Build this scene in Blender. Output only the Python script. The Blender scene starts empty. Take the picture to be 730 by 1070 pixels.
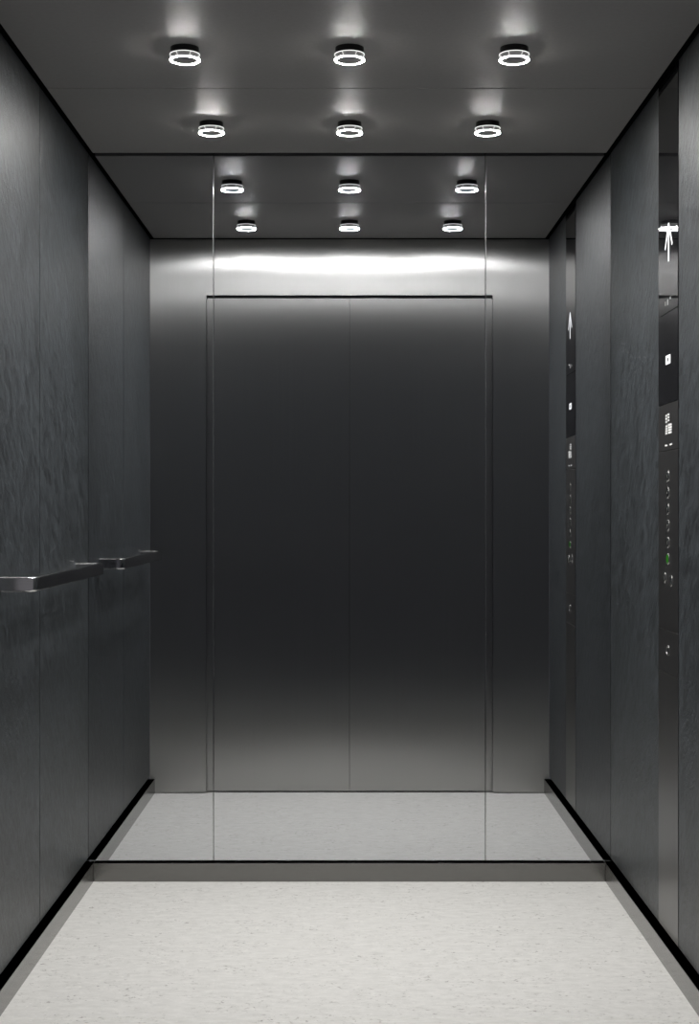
import bpy, bmesh, math
from mathutils import Vector

scene = bpy.context.scene
COL = scene.collection

# ------------------------------------------------------------------ measures (metres)
EYE = 1.128                 # camera height above the car floor
FPX = 1517.0                # focal length in pixels of the 730 x 1070 frame
MIR = 4.448                 # distance of the mirror plane from the camera
DEP = 1.375                 # depth of the car, repeated behind the mirror plane as its reflection
YF = MIR + DEP              # steel front wall with the doors
YN = MIR - DEP              # open end of the car
HW = 0.80                   # half width between the wall panels
CEIL = EYE + 1.095          # underside of the ceiling
CHW = 0.7825                # half width of the ceiling tray (shadow gap to the walls)
SEAM = 0.695                # distance of the panel joints from the mirror plane
LAMP_W = 3.2
SK_H, SK_T = 0.057, 0.020   # steel skirting
PB, PT = 0.068, CEIL + 0.004   # bottom / top of the wall panels


# ------------------------------------------------------------------ materials
def mat(name):
    m = bpy.data.materials.new(name)
    m.use_nodes = True
    nt = m.node_tree
    p = nt.nodes['Principled BSDF']
    return m, nt, p


def setp(p, color=None, rough=None, metal=None, spec=None, aniso=None, ior=None):
    if color is not None:
        p.inputs['Base Color'].default_value = (*color, 1)
    if rough is not None:
        p.inputs['Roughness'].default_value = rough
    if metal is not None:
        p.inputs['Metallic'].default_value = metal
    if spec is not None:
        p.inputs['Specular IOR Level'].default_value = spec
    if aniso is not None:
        p.inputs['Anisotropic'].default_value = aniso
    if ior is not None:
        p.inputs['IOR'].default_value = ior


def node(nt, kind, **kw):
    n = nt.nodes.new(kind)
    for k, v in kw.items():
        setattr(n, k, v)
    return n


def ramp(nt, fac, stops):
    r = node(nt, 'ShaderNodeValToRGB')
    e = r.color_ramp.elements
    while len(e) < len(stops):
        e.new(0.5)
    for i, (pos, c) in enumerate(stops):
        e[i].position = pos
        e[i].color = (*c, 1) if len(c) == 3 else c
    nt.links.new(fac, r.inputs['Fac'])
    return r.outputs['Color']


def coords(nt, scale, rot=(0, 0, 0)):
    g = node(nt, 'ShaderNodeNewGeometry')
    mp = node(nt, 'ShaderNodeMapping')
    mp.inputs['Scale'].default_value = scale
    mp.inputs['Rotation'].default_value = rot
    nt.links.new(g.outputs['Position'], mp.inputs['Vector'])
    return mp.outputs['Vector']


def noise(nt, vec, scale, detail=4.0, rough=0.55, dist=0.0):
    n = node(nt, 'ShaderNodeTexNoise')
    n.inputs['Scale'].default_value = scale
    n.inputs['Detail'].default_value = detail
    n.inputs['Roughness'].default_value = rough
    n.inputs['Distortion'].default_value = dist
    nt.links.new(vec, n.inputs['Vector'])
    return n.outputs['Fac']


def mixc(nt, a, b, fac, mode='MIX'):
    m = node(nt, 'ShaderNodeMix', data_type='RGBA', blend_type=mode)
    if isinstance(fac, float):
        m.inputs['Factor'].default_value = fac
    else:
        nt.links.new(fac, m.inputs['Factor'])
    for s, v in (('A', a), ('B', b)):
        sock = [i for i in m.inputs if i.name == s and i.type == 'RGBA'][0]
        if isinstance(v, tuple):
            sock.default_value = (*v, 1)
        else:
            nt.links.new(v, sock)
    return [o for o in m.outputs if o.type == 'RGBA'][0]


def slate_material():
    m, nt, p = mat('dark_slate_laminate')
    def fibre(angle, stretch):
        r0 = coords(nt, (1, 1, 1), (math.radians(angle), 0, 0))
        mp = node(nt, 'ShaderNodeMapping')
        mp.inputs['Scale'].default_value = (1, 1, stretch)
        nt.links.new(r0, mp.inputs['Vector'])
        return mp.outputs['Vector']
    streak = noise(nt, fibre(-40, 0.40), 46, 5, 0.72, 0.7)
    cloud = noise(nt, coords(nt, (1, 1, 0.5)), 5, 3, 0.5)
    fine = noise(nt, fibre(-32, 0.55), 115, 3, 0.6)
    c1 = ramp(nt, streak, [(0.36, (0.008, 0.0098, 0.0113)), (0.64, (0.047, 0.055, 0.061))])
    c2 = ramp(nt, cloud, [(0.3, (0.80, 0.80, 0.80)), (0.75, (1.12, 1.12, 1.12))])
    c = mixc(nt, c1, c2, 1.0, 'MULTIPLY')
    nt.links.new(c, p.inputs['Base Color'])
    ms = node(nt, 'ShaderNodeMath', operation='ADD')
    nt.links.new(streak, ms.inputs[0])
    mm = node(nt, 'ShaderNodeMath', operation='MULTIPLY')
    nt.links.new(fine, mm.inputs[0])
    mm.inputs[1].default_value = 0.35
    nt.links.new(mm.outputs[0], ms.inputs[1])
    b = node(nt, 'ShaderNodeBump')
    b.inputs['Strength'].default_value = 0.6
    b.inputs['Distance'].default_value = 0.0045
    nt.links.new(ms.outputs[0], b.inputs['Height'])
    nt.links.new(b.outputs['Normal'], p.inputs['Normal'])
    setp(p, rough=0.41, spec=0.8)
    return m


def floor_material():
    m, nt, p = mat('pale_speckled_linoleum')
    long = noise(nt, coords(nt, (1.0, 2.2, 1)), 22, 6, 0.7)
    fleck = noise(nt, coords(nt, (1.0, 1.25, 1)), 66, 5, 0.74, 0.3)
    patch = noise(nt, coords(nt, (1.0, 1.6, 1)), 9, 3, 0.5)
    base = ramp(nt, long, [(0.32, (0.545, 0.540, 0.518)), (0.68, (0.665, 0.658, 0.635))])
    lightf = ramp(nt, fleck, [(0.58, (0, 0, 0)), (0.72, (1, 1, 1))])
    c = mixc(nt, base, (0.74, 0.73, 0.70), lightf)
    darkf = ramp(nt, fleck, [(0.355, (1, 1, 1)), (0.425, (0, 0, 0))])
    where = ramp(nt, patch, [(0.42, (0, 0, 0)), (0.60, (1, 1, 1))])
    mm = mixc(nt, darkf, where, 1.0, 'MULTIPLY')
    c = mixc(nt, c, (0.24, 0.228, 0.212), mm)
    nt.links.new(c, p.inputs['Base Color'])
    setp(p, rough=0.55, spec=0.30)
    return m


def steel_material(name, color, rough, aniso, tangent, grain=(260, 260, 1.2), var=0.10):
    """brushed steel; tangent = the direction in which highlights are drawn out"""
    m, nt, p = mat(name)
    g = noise(nt, coords(nt, grain), 1.0, 3, 0.6)
    lo, hi = 1 - var, 1 + var
    c = ramp(nt, g, [(0.3, tuple(x * lo for x in color)), (0.7, tuple(x * hi for x in color))])
    nt.links.new(c, p.inputs['Base Color'])
    setp(p, rough=rough, metal=1.0, aniso=aniso)
    t = node(nt, 'ShaderNodeCombineXYZ')
    for i in range(3):
        t.inputs[i].default_value = tangent[i]
    nt.links.new(t.outputs[0], p.inputs['Tangent'])
    return m


def plain(name, color, rough=0.5, metal=0.0, spec=0.5):
    m, nt, p = mat(name)
    n = noise(nt, coords(nt, (1, 1, 1)), 90, 3, 0.6)
    c = ramp(nt, n, [(0.3, tuple(x * 0.96 for x in color)), (0.7, tuple(x * 1.04 for x in color))])
    nt.links.new(c, p.inputs['Base Color'])
    setp(p, rough=rough, metal=metal, spec=spec)
    return m


def glow(name, color, strength):
    m = bpy.data.materials.new(name)
    m.use_nodes = True
    nt = m.node_tree
    nt.nodes.clear()
    o = node(nt, 'ShaderNodeOutputMaterial')
    e = node(nt, 'ShaderNodeEmission')
    e.inputs['Color'].default_value = (*color, 1)
    e.inputs['Strength'].default_value = strength
    nt.links.new(e.outputs[0], o.inputs['Surface'])
    return m


def pane_material(name, tint, gloss):
    m = bpy.data.materials.new(name)
    m.use_nodes = True
    nt = m.node_tree
    nt.nodes.clear()
    o = node(nt, 'ShaderNodeOutputMaterial')
    t = node(nt, 'ShaderNodeBsdfTransparent')
    t.inputs['Color'].default_value = (*tint, 1)
    g = node(nt, 'ShaderNodeBsdfGlossy')
    g.inputs['Roughness'].default_value = 0.08
    mx = node(nt, 'ShaderNodeMixShader')
    mx.inputs[0].default_value = gloss
    nt.links.new(t.outputs[0], mx.inputs[1])
    nt.links.new(g.outputs[0], mx.inputs[2])
    nt.links.new((mx if gloss > 0 else t).outputs[0], o.inputs['Surface'])
    return m


M_SLATE = slate_material()
M_FLOOR = floor_material()
M_CEIL = plain('satin_grey_ceiling_paint', (0.25, 0.245, 0.235), 0.47, 0.0, 0.55)
M_FRONT = steel_material('vertical_brushed_steel', (0.50, 0.495, 0.485), 0.36, 1.0, (1, 0, 0), (200, 200, 1.0), 0.02)
M_SKIRT = steel_material('steel_skirting', (0.21, 0.207, 0.20), 0.24, 0.3, (0, 0, 1), (30, 4, 260), 0.04)
M_RAIL = steel_material('satin_steel_rail', (0.58, 0.58, 0.575), 0.15, 0.0, (0, 0, 1), (4, 4, 300), 0.05)
M_PLATE = steel_material('dark_brushed_panel_steel', (0.22, 0.217, 0.213), 0.36, 0.3, (0, 1, 0), (60, 160, 2), 0.06)
M_BUTTON = plain('polished_button_steel', (0.62, 0.62, 0.61), 0.18, 1.0)
M_BLACK = plain('black_recess_shade', (0.006, 0.006, 0.006), 0.8, 0.0, 0.1)  # shade of gaps and recesses put into the colour; also colours the keyhole
M_CAP = plain('black_anodised_metal', (0.018, 0.018, 0.018), 0.35, 0.6)
M_GLASS = plain('black_panel_glass', (0.008, 0.008, 0.009), 0.035, 0.0, 0.55)
M_LOCK = plain('lock_metal', (0.22, 0.22, 0.22), 0.35, 1.0)
M_PRINT = plain('white_print', (0.80, 0.80, 0.79), 0.5)
M_GREYPRINT = plain('grey_print', (0.25, 0.25, 0.25), 0.5)
M_LIT = glow('lit_white_display', (1, 1, 1), 1.6)
M_GREEN = glow('green_button_light', (0.07, 0.42, 0.04), 0.30)
M_RING = glow('lamp_light', (1.0, 0.985, 0.965), 1500.0)
M_LIP = glow('lamp_light_edge', (1.0, 0.985, 0.965), 480.0)
M_RIM = glow('lit_acrylic_rim', (1.0, 1.0, 0.98), 1.1)
M_CORE = plain('frosted_acrylic_core', (0.30, 0.30, 0.30), 0.35)
M_ACRYL = pane_material('clear_acrylic', (0.93, 0.93, 0.93), 0.12)
M_MIRROR = pane_material('see_through_mirror', (0.765, 0.772, 0.785), 0.0)  # tinted see-through pane; the reflected half is modelled behind it
M_MIRROR.use_transparent_shadow = False     # lamplight does not pass the mirror plane
M_BEVEL = plain('polished_mirror_edge', (0.35, 0.36, 0.36), 0.25, 1.0)


# ------------------------------------------------------------------ builders
def wloc(o):
    v = Vector((0, 0, 0))
    while o is not None:
        v = v + o.location
        o = o.parent
    return v


def link(name, bm, m, parent=None, bevel=0.0, seg=2, smooth=False):
    """one mesh object out of a bmesh built in world coordinates"""
    if bevel > 0:
        bmesh.ops.bevel(bm, geom=list(bm.edges), offset=bevel, segments=seg, profile=0.6, affect='EDGES', clamp_overlap=True)
    bmesh.ops.recalc_face_normals(bm, faces=bm.faces)
    if parent is not None:
        bmesh.ops.translate(bm, verts=bm.verts, vec=-wloc(parent))
    me = bpy.data.meshes.new(name)
    bm.to_mesh(me)
    bm.free()
    mats = m if isinstance(m, (list, tuple)) else [m]
    for x in mats:
        me.materials.append(x)
    o = bpy.data.objects.new(name, me)
    COL.objects.link(o)
    if parent is not None:
        o.parent = parent
    if smooth:
        for f in me.polygons:
            f.use_smooth = True
        try:
            me.set_sharp_from_angle(angle=math.radians(38))
        except Exception:
            pass
    return o


def box(bm, x0, x1, y0, y1, z0, z1):
    x0, x1 = sorted((x0, x1)); y0, y1 = sorted((y0, y1)); z0, z1 = sorted((z0, z1))
    v = [bm.verts.new(p) for p in ((x0, y0, z0), (x1, y0, z0), (x1, y1, z0), (x0, y1, z0),
                                   (x0, y0, z1), (x1, y0, z1), (x1, y1, z1), (x0, y1, z1))]
    for f in ((0, 3, 2, 1), (4, 5, 6, 7), (0, 1, 5, 4), (1, 2, 6, 5), (2, 3, 7, 6), (3, 0, 4, 7)):
        bm.faces.new([v[i] for i in f])
    return v


def boxobj(name, b, m, parent=None, bevel=0.0):
    bm = bmesh.new()
    box(bm, *b)
    return link(name, bm, m, parent, bevel)


def empty(name, loc, label=None, cat=None, group=None):
    o = bpy.data.objects.new(name, None)
    o.empty_display_size = 0.1
    o.location = loc
    COL.objects.link(o)
    if label:
        tag(o, label, cat, group)
    return o


def tag(o, label, cat, group=None):
    o['label'] = label
    o['category'] = cat
    if group:
        o['group'] = group


def struct(o):
    o['kind'] = 'structure'
    return o


def lathe(bm, prof, c, n=48, closed=False, axis='Z'):
    """revolve (r, h) points about an axis through c"""
    rings = []
    for r, h in prof:
        ring = []
        for k in range(n):
            a = 2 * math.pi * k / n
            if axis == 'Z':
                ring.append(bm.verts.new((c[0] + r * math.cos(a), c[1] + r * math.sin(a), c[2] + h)))
            else:
                ring.append(bm.verts.new((c[0] + h, c[1] + r * math.cos(a), c[2] + r * math.sin(a))))
        rings.append(ring)
    pairs = list(zip(rings, rings[1:]))
    if closed:
        pairs.append((rings[-1], rings[0]))
    for A, B in pairs:
        for k in range(n):
            bm.faces.new((A[k], A[(k + 1) % n], B[(k + 1) % n], B[k]))
    if not closed:
        for ring in (rings[0], rings[-1]):
            if (Vector(ring[0].co) - Vector(ring[n // 2].co)).length > 1e-6:
                bm.faces.new(ring)


# ------------------------------------------------------------------ floor
struct(boxobj('floor', (-0.83, 0.83, YN, YF + 0.075, -0.03, 0.0), M_FLOOR))

# ------------------------------------------------------------------ ceiling: tray of panels under a black roof
roof = struct(boxobj('ceiling', (-0.86, 0.86, YN, YF + 0.12, CEIL + 0.10, CEIL + 0.13), M_BLACK))
for s in (-1, 1):
    a, b = MIR + s * 0.020, MIR + s * (SEAM - 0.0012)
    boxobj('ceiling_panel', (-CHW, CHW, a, b, CEIL, CEIL + 0.012), M_CEIL, roof, 0.0012)
    a, b = MIR + s * (SEAM + 0.0012), MIR + s * (DEP - 0.018)
    boxobj('ceiling_panel', (-CHW, CHW, a, b, CEIL, CEIL + 0.012), M_CEIL, roof, 0.0012)


# ------------------------------------------------------------------ side walls
def wall(name, side, gaps):
    w = struct(boxobj(name, (side * (HW + 0.018), side * (HW + 0.06), YN, YF + 0.03, 0, CEIL + 0.10), M_BLACK))
    for a, b in gaps:
        boxobj('wall_panel', (side * HW, side * (HW + 0.0175), a + (0.0032 if a == MIR else 0.0028), b - (0.0032 if b == MIR else 0.0028), PB, PT), M_SLATE, w, 0.0010)
    return w


wall('wall_left', -1, [(YN, MIR - SEAM), (MIR - SEAM, MIR), (MIR, MIR + SEAM), (MIR + SEAM, YF)])
C0, C1 = 0.690, 0.915       # the operating panel's edges, from the mirror plane
wall('wall_right', 1, [(YN, MIR - C1), (MIR - C0, MIR), (MIR, MIR + C0), (MIR + C1, YF)])

# ------------------------------------------------------------------ skirting
for nm, side in (('baseboard_left', -1), ('baseboard_right', 1)):
    struct(boxobj(nm, (side * (HW - SK_T), side * (HW + 0.017), YN, YF, 0.0, SK_H), M_SKIRT, None, 0.0012))
struct(boxobj('baseboard_back', (-(HW - SK_T), HW - SK_T, MIR - SK_T, MIR + SK_T, 0.0, SK_H), M_SKIRT, None, 0.0012))

# ------------------------------------------------------------------ mirror in three panels above the back skirting
MX = 0.4165
TH = 0.003


def mirror_panel(x0, x1, label):
    bm = bmesh.new()
    bv = 0.0014
    z0, z1 = SK_H + 0.002, CEIL + 0.05
    outer = [(x0, z0), (x1, z0), (x1, z1), (x0, z1)]
    inner = [(x0 + bv, z0 + bv), (x1 - bv, z0 + bv), (x1 - bv, z1 - bv), (x0 + bv, z1 - bv)]
    fr = [bm.verts.new((x, MIR - TH, z)) for x, z in inner]
    fo = [bm.verts.new((x, MIR - TH + 0.0012, z)) for x, z in outer]
    bi = [bm.verts.new((x, MIR + TH, z)) for x, z in inner]
    bo = [bm.verts.new((x, MIR + TH - 0.0012, z)) for x, z in outer]
    bm.faces.new(fr)
    bm.faces.new(bi[::-1])
    edge = []
    for k in range(4):
        j = (k + 1) % 4
        edge.append(bm.faces.new((fo[k], fo[j], fr[j], fr[k])))
        edge.append(bm.faces.new((bi[k], bi[j], bo[j], bo[k])))
        edge.append(bm.faces.new((bo[k], bo[j], fo[j], fo[k])))
    for f in edge:
        f.material_index = 1
    o = link('wall_mirror', bm, [M_MIRROR, M_BEVEL])
    tag(o, label, 'mirror', 'mirror panels on the back wall')
    return o


mirror_panel(-HW - 0.010, -MX - 0.0004, 'narrow floor-to-ceiling mirror panel on the back wall next to the handrail wall')
mirror_panel(-MX + 0.0004, MX - 0.0004, 'wide middle mirror panel on the back wall showing both steel doors')
mirror_panel(MX + 0.0004, HW + 0.010, 'narrow floor-to-ceiling mirror panel on the back wall next to the control panel wall')

# ------------------------------------------------------------------ steel front wall with its doors, built as their reflection
OX, OZ = 0.5737, EYE + (535 - 308.5) * 5.823 / FPX
bm = bmesh.new()
YB = YF + 0.065
prof = [(-HW, 0.004), (-OX, 0.004), (-OX, OZ), (OX, OZ), (OX, 0.004), (HW, 0.004), (HW, CEIL), (-HW, CEIL)]
# front and back faces as three quads each so that they stay planar
gx = [-HW, -OX, OX, HW]
gz = [0.0045, OZ, CEIL - 0.001]
for y in (YF, YB):
    grid = {}
    for i, x in enumerate(gx):
        for j, z in enumerate(gz):
            grid[i, j] = bm.verts.new((x, y, z))
    for i in range(3):
        for j in range(2):
            if i == 1 and j == 0:
                continue
            bm.faces.new((grid[i, j], grid[i + 1, j], grid[i + 1, j + 1], grid[i, j + 1]))
bm.verts.ensure_lookup_table()
n = len(bm.verts) // 2
bnd = [e for e in bm.edges if len(e.link_faces) == 1]
bmesh.ops.bridge_loops(bm, edges=bnd)
fw = struct(link('wall_front', bm, M_FRONT))
DY = YF + 0.016
for nm, s in (('door_1', -1), ('door_2', 1)):
    struct(boxobj(nm, (s * 0.0003, s * (OX + 0.004), DY, DY + 0.035, 0.006, OZ - 0.009), M_FRONT, None, 0.0026))
struct(boxobj('trim_1', (-OX + 0.002, OX - 0.002, DY + 0.037, YB - 0.001, 0.001, OZ - 0.001), M_BLACK))
struct(boxobj('light_leak_block', (-HW - 0.05, HW + 0.05, YF + 0.035, YF + 0.10, CEIL - 0.0005, CEIL + 0.0995), M_BLACK))  # black closure added to stop world light leaking in above the front wall


# ------------------------------------------------------------------ ceiling lamps
def make_lamp(x, y):
    c = (x, y, CEIL)
    t = empty('ceiling_lamp', c)
    bm = bmesh.new()
    lathe(bm, [(0.0335, 0.0), (0.0335, -0.0143), (0.0325, -0.0152)], c)
    link('mounting_cap', bm, M_CAP, t, smooth=True)
    bm = bmesh.new()                                   # clear acrylic sleeve
    lathe(bm, [(0.0360, -0.0172), (0.0360, -0.0273), (0.0347, -0.0273), (0.0347, -0.0172)], c, closed=True)
    link('acrylic_sleeve', bm, M_ACRYL, t, smooth=True)
    bm = bmesh.new()                                   # bright upper edge
    lathe(bm, [(0.0363, -0.0154), (0.0363, -0.0168), (0.0338, -0.0168), (0.0338, -0.0154)], c, closed=True)
    link('upper_rim', bm, M_RIM, t, smooth=True)
    bm = bmesh.new()                                   # frosted core, wide at the top
    lathe(bm, [(0.0325, -0.0156), (0.0240, -0.0262), (0.0240, -0.0270)], c)
    link('acrylic_core', bm, M_CORE, t, smooth=True)
    for k in range(6):                                 # added glowing strips standing in for light refracted in the acrylic
        a = math.radians(60 * k)
        bm = bmesh.new()
        ca, sa = math.cos(a), math.sin(a)
        pts = []
        for r, h in ((0.0345, -0.0168), (0.0262, -0.0270)):
            for w in (-0.0008, 0.0008):
                for dr in (-0.002, 0.0):
                    pts.append(bm.verts.new((x + (r + dr) * ca - w * sa, y + (r + dr) * sa + w * ca, CEIL + h)))
        A, B = pts[:4], pts[4:]
        for q in ((0, 1, 3, 2),):
            bm.faces.new([A[i] for i in q]); bm.faces.new([B[i] for i in q])
        for i, j in ((0, 1), (1, 3), (3, 2), (2, 0)):
            bm.faces.new((A[i], A[j], B[j], B[i]))
        link('refraction_strip', bm, M_RIM, t)
    bm = bmesh.new()                                   # opaque blocker added above the lit ring to limit its upward light
    lathe(bm, [(0.0304, -0.0274), (0.0361, -0.0274), (0.0361, -0.0280), (0.0346, -0.0280), (0.0346, -0.0286), (0.0310, -0.0286), (0.0310, -0.0290), (0.0304, -0.0290)], c, closed=True)
    link('ring_light_block', bm, M_RIM, t, smooth=True)
    bm = bmesh.new()                                   # the lit ring that gives the light
    lathe(bm, [(0.0312, -0.0289), (0.0350, -0.0289), (0.0350, -0.0281)], c, closed=False)
    for f in [f for f in bm.faces if len(f.verts) > 4]:
        bm.faces.remove(f)
    for f in bm.faces:
        if max(v.co.z for v in f.verts) > CEIL - 0.0285:
            f.material_index = 1
    link('light_ring', bm, [M_RING, M_LIP], t, smooth=True)
    ld = bpy.data.lights.new('added_downlight', 'AREA')       # added area light inside the ring, boosts the lamp's downward light
    ld.shape = 'DISK'
    ld.size = 0.040
    ld.spread = math.radians(140)
    ld.energy = LAMP_W
    ld.color = (1.0, 0.985, 0.965)
    lo = bpy.data.objects.new('added_downlight', ld)
    COL.objects.link(lo)
    lo.parent = t
    lo.location = (0, 0, -0.0276)
    return t


def copy_tree(o, parent=None):
    c = o.copy()
    COL.objects.link(c)
    if parent is not None:
        c.parent = parent
    for ch in list(o.children):
        copy_tree(ch, c)
    return c


LX = 0.3885
proto = None
rows = [(-1.021, 'in the row nearest the camera', 'largest front row of ceiling lamps'),
        (-0.362, 'in the row just in front of the mirror', 'ceiling lamps in front of the mirror'),
        (0.362, 'in the upper row seen in the mirror', 'ceiling lamps seen in the mirror'),
        (1.021, 'in the lower mirrored row, above the doors', 'ceiling lamps seen in the mirror')]
cols = [(-LX, 'left'), (0.0, 'middle'), (LX, 'right')]
for dy, where, grp in rows:
    for x, which in cols:
        if proto is None:
            t = proto = make_lamp(x, MIR + dy)
        else:
            t = copy_tree(proto)
            t.location = (x, MIR + dy, CEIL)
        tag(t, which + ' round glowing ceiling lamp ' + where, 'ceiling lamp', grp)


# ------------------------------------------------------------------ handrail on the left wall
def rail_path(s):
    """centre line of the rail: out of the wall, along it, back into the wall; s = -1 near side, +1 mirror side"""
    xr = -0.7245              # centre of the flat bar (inner face at 0.718)
    t0, t1 = 0.1925, 1.1215
    r = 0.020
    P = [(-HW - 0.0005, t0)]
    for k in range(9):
        a = math.pi / 2 * k / 8
        P.append((xr - r + r * math.sin(a), t0 + r - r * math.cos(a)))
    for k in range(9):
        a = math.pi / 2 * k / 8
        P.append((xr - r + r * math.cos(a), t1 - r + r * math.sin(a)))
    P.append((-HW - 0.0005, t1))
    return [Vector((x, MIR + s * t, 0)) for x, t in P]


def rounded_rect(w, h, r, n=4):
    out = []
    for cx, cz, a0 in ((w / 2 - r, h / 2 - r, 0), (-w / 2 + r, h / 2 - r, 90), (-w / 2 + r, -h / 2 + r, 180), (w / 2 - r, -h / 2 + r, 270)):
        for k in range(n + 1):
            a = math.radians(a0 + 90 * k / n)
            out.append((cx + r * math.cos(a), cz + r * math.sin(a)))
    return out


def handrail(s, label):
    zc = EYE - 0.166
    t = empty('handrail', (-HW, MIR + s * 0.657, zc), label, 'handrail', 'handrails along the left wall')
    P = rail_path(s)
    sec = rounded_rect(0.0150, 0.035, 0.0060)
    bm = bmesh.new()
    rings = []
    for i, p in enumerate(P):
        a = P[max(i - 1, 0)]
        b = P[min(i + 1, len(P) - 1)]
        d = (b - a).normalized()
        nrm = Vector((d.y, -d.x, 0))
        rings.append([bm.verts.new((p.x + nrm.x * u, p.y + nrm.y * u, zc + v)) for u, v in sec])
    for A, B in zip(rings, rings[1:]):
        for k in range(len(sec)):
            bm.faces.new((A[k], A[(k + 1) % len(sec)], B[(k + 1) % len(sec)], B[k]))
    bm.faces.new(rings[0]); bm.faces.new(rings[-1])
    link('rail_bar', bm, M_RAIL, t, smooth=True)
    return t


handrail(-1, 'flat satin steel handrail on the left wall in front of the mirror')
handrail(1, 'shorter looking steel handrail on the left wall seen in the mirror')


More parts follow.
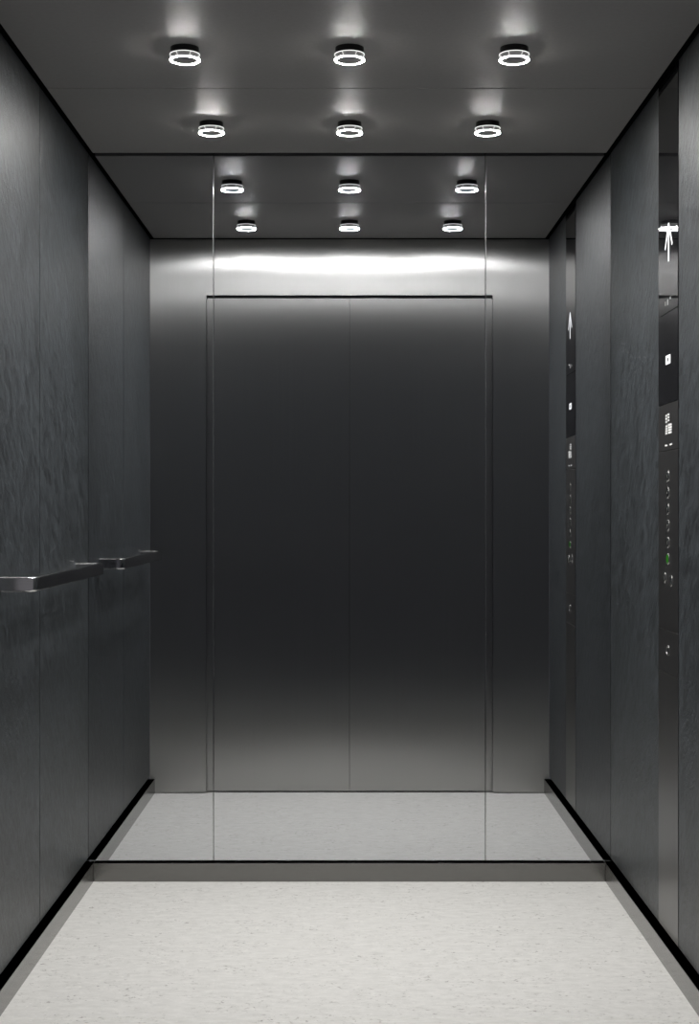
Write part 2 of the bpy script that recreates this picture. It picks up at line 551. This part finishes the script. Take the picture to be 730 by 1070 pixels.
# ------------------------------------------------------------------ operating panel on the right wall
def control_panel(s, label, seen):
    tc = (C0 + C1) / 2
    root = empty('control_panel', (HW, MIR + s * tc, 0.0), label, 'elevator control panel', 'control panels on the right wall')
    ya, yb = MIR + s * (C0 + 0.0012), MIR + s * (C1 - 0.0012)
    xf = HW - 0.001           # front of the panel, a hair proud of the slate
    xb = HW + 0.0172

    def plate(name, z0, z1, m):
        return boxobj(name, (xf, xb, ya, yb, EYE + z0 + 0.0008, EYE + z1 - 0.0008), m, root, 0.0009)

    def Y(t):
        return MIR + s * t

    # marks: flat raised prints; tiles given as (t centre, z centre, width, height)
    def mark(name, tiles, m, parent, x=xf, th=0.0006):
        bm = bmesh.new()
        for t, z, w, h in tiles:
            box(bm, x - th, x, Y(t - w / 2), Y(t + w / 2), EYE + z - h / 2, EYE + z + h / 2)
        return link(name, bm, m, parent)

    top = plate('upper_glass', 0.501, PT - EYE, M_GLASS)
    # upward arrow: shaft and two slanting barbs
    bm = bmesh.new()

    def stroke(t0, z0, t1, z1, w):
        d = Vector((t1 - t0, z1 - z0)).normalized()
        nx, nz = -d.y * w / 2, d.x * w / 2
        q = [(t0 + nx, z0 + nz), (t0 - nx, z0 - nz), (t1 - nx, z1 - nz), (t1 + nx, z1 + nz)]
        f = [bm.verts.new((xf - 0.0006, Y(t), EYE + z)) for t, z in q]
        b = [bm.verts.new((xf, Y(t), EYE + z)) for t, z in q]
        bm.faces.new(f); bm.faces.new(b[::-1])
        for k in range(4):
            bm.faces.new((f[k], b[k], b[(k + 1) % 4], f[(k + 1) % 4]))
    ta = 0.812
    stroke(ta, 0.628, ta, 0.720, 0.010)
    stroke(ta - 0.040, 0.664, ta, 0.722, 0.008)
    stroke(ta + 0.040, 0.664, ta, 0.722, 0.008)
    link('arrow_symbol', bm, M_LIT, top)
    mark('floor_symbol', [(0.775, 0.527, 0.006, 0.010), (0.803, 0.527, 0.012, 0.014), (0.832, 0.534, 0.012, 0.006)], M_GREYPRINT, top)
    mid = plate('display_glass', 0.2725, 0.501, M_GLASS)
    mark('logo_symbol', [(0.805, 0.3905, 0.050, 0.006), (0.805, 0.3745, 0.050, 0.006), (0.788, 0.3825, 0.016, 0.010), (0.822, 0.3825, 0.016, 0.010)], M_LIT, mid)
    info = plate('information_plate', 0.1546, 0.2725, M_PLATE)
    rowz = [0.2425, 0.2350, 0.2275]
    mark('capacity_print', [(0.786, z, 0.016, 0.0050) for z in rowz] + [(0.812, z + 0.002, 0.016, 0.0050) for z in rowz[:]] +
         [(0.788, z, 0.020, 0.0042) for z in (0.2160, 0.2100, 0.2040, 0.1980)] +
         [(0.827, z, 0.040, 0.0050) for z in (0.2180, 0.2115, 0.2050, 0.1985)], M_PRINT, info)
    for d in ((0.785, 0.1680, 0.026, 0.0042), (0.838, 0.1685, 0.028, 0.0042)):
        mark('dash_print', [d], M_PRINT, info)
    plate('button_plate', -0.2975, 0.1546, M_PLATE)
    zs = [(535 - y) / 416.8 for y in (497.5, 514.8, 532.1, 549.4, 566.7, 584.0)]

    def button(t, z, r, m, braille=True):
        bm = bmesh.new()
        lathe(bm, [(r + 0.0022, 0.0), (r + 0.0022, -0.0016), (r + 0.0012, -0.0024), (r, -0.0018), (r, 0.0)], (xf, Y(t), EYE + z), 28, closed=True, axis='X')
        b = link('button_ring', bm, M_BUTTON, root, smooth=True)
        b.name = 'button'
        bm = bmesh.new()
        lathe(bm, [(r - 0.0006, 0.0), (r - 0.0006, -0.0022), (r - 0.0030, -0.0034), (0.0045, -0.0028), (0.0045, -0.0008)], (xf, Y(t), EYE + z), 28, axis='X')
        link('button_cap', bm, m, b, smooth=True)
        return b

    for k, z in enumerate(zs):
        button(0.806, z, 0.0125, M_BUTTON if k < 5 else M_GREEN)
        mark('braille_dots', [(0.785 + 0.010 * (j % 2), z - 0.0185 - 0.004 * (j // 2), 0.0036, 0.0024) for j in range(3)], M_BUTTON, root, th=0.0014)
    button(0.768, -0.166, 0.0125, M_BUTTON)
    button(0.842, -0.171, 0.0125, M_BUTTON)
    mark('braille_dots', [(0.762 + 0.010 * (j % 2), -0.186 - 0.005 * (j // 2), 0.0040, 0.0030) for j in range(3)], M_BUTTON, root, th=0.0014)
    mark('braille_dots', [(0.836 + 0.010 * (j % 2), -0.191 - 0.005 * (j // 2), 0.0040, 0.0030) for j in range(3)], M_BUTTON, root, th=0.0014)
    key = plate('key_switch_plate', -0.4058, -0.2975, M_PLATE)
    bm = bmesh.new()
    lathe(bm, [(0.0130, 0.0), (0.0130, -0.0022), (0.0110, -0.0030), (0.0100, -0.0012), (0.0040, -0.0012)], (xf, Y(0.806), EYE - 0.347), 28, axis='X')
    lock = link('key_lock', bm, M_LOCK, root, smooth=True)
    mark('keyhole', [(0.806, -0.347, 0.0035, 0.0100)], M_BLACK, lock, x=xf - 0.0010)
    plate('lower_plate', -(EYE - PB), -0.4058, M_PLATE)
    return root


control_panel(-1, 'tall narrow control panel in the right wall in front of the mirror', False)
control_panel(1, 'narrow control panel in the right wall seen in the mirror', True)

# ------------------------------------------------------------------ even world light added for the missing front wall's bounce, camera
w = bpy.data.worlds.new('World')
scene.world = w
w.use_nodes = True
w.node_tree.nodes['Background'].inputs['Color'].default_value = (0.96, 0.93, 1.0, 1)
w.node_tree.nodes['Background'].inputs['Strength'].default_value = 0.17

cd = bpy.data.cameras.new('Camera')
cam = bpy.data.objects.new('Camera', cd)
COL.objects.link(cam)
cam.location = (0, 0, EYE)
cam.rotation_euler = (math.radians(90), 0, 0)
cd.sensor_fit = 'VERTICAL'
cd.sensor_height = 36.0
cd.lens = FPX / 1070.0 * 36.0
cd.clip_start = 0.05
cd.clip_end = 60
scene.camera = cam

vs = scene.view_settings
vs.view_transform = 'Standard'
vs.look = 'None'
vs.exposure = 0.0
vs.gamma = 1.0
vs.use_curve_mapping = False
cy = scene.cycles
cy.max_bounces = 14
cy.diffuse_bounces = 6
cy.glossy_bounces = 8
cy.transparent_max_bounces = 24
cy.sample_clamp_indirect = 6.0
cy.caustics_reflective = True
cy.use_denoising = True
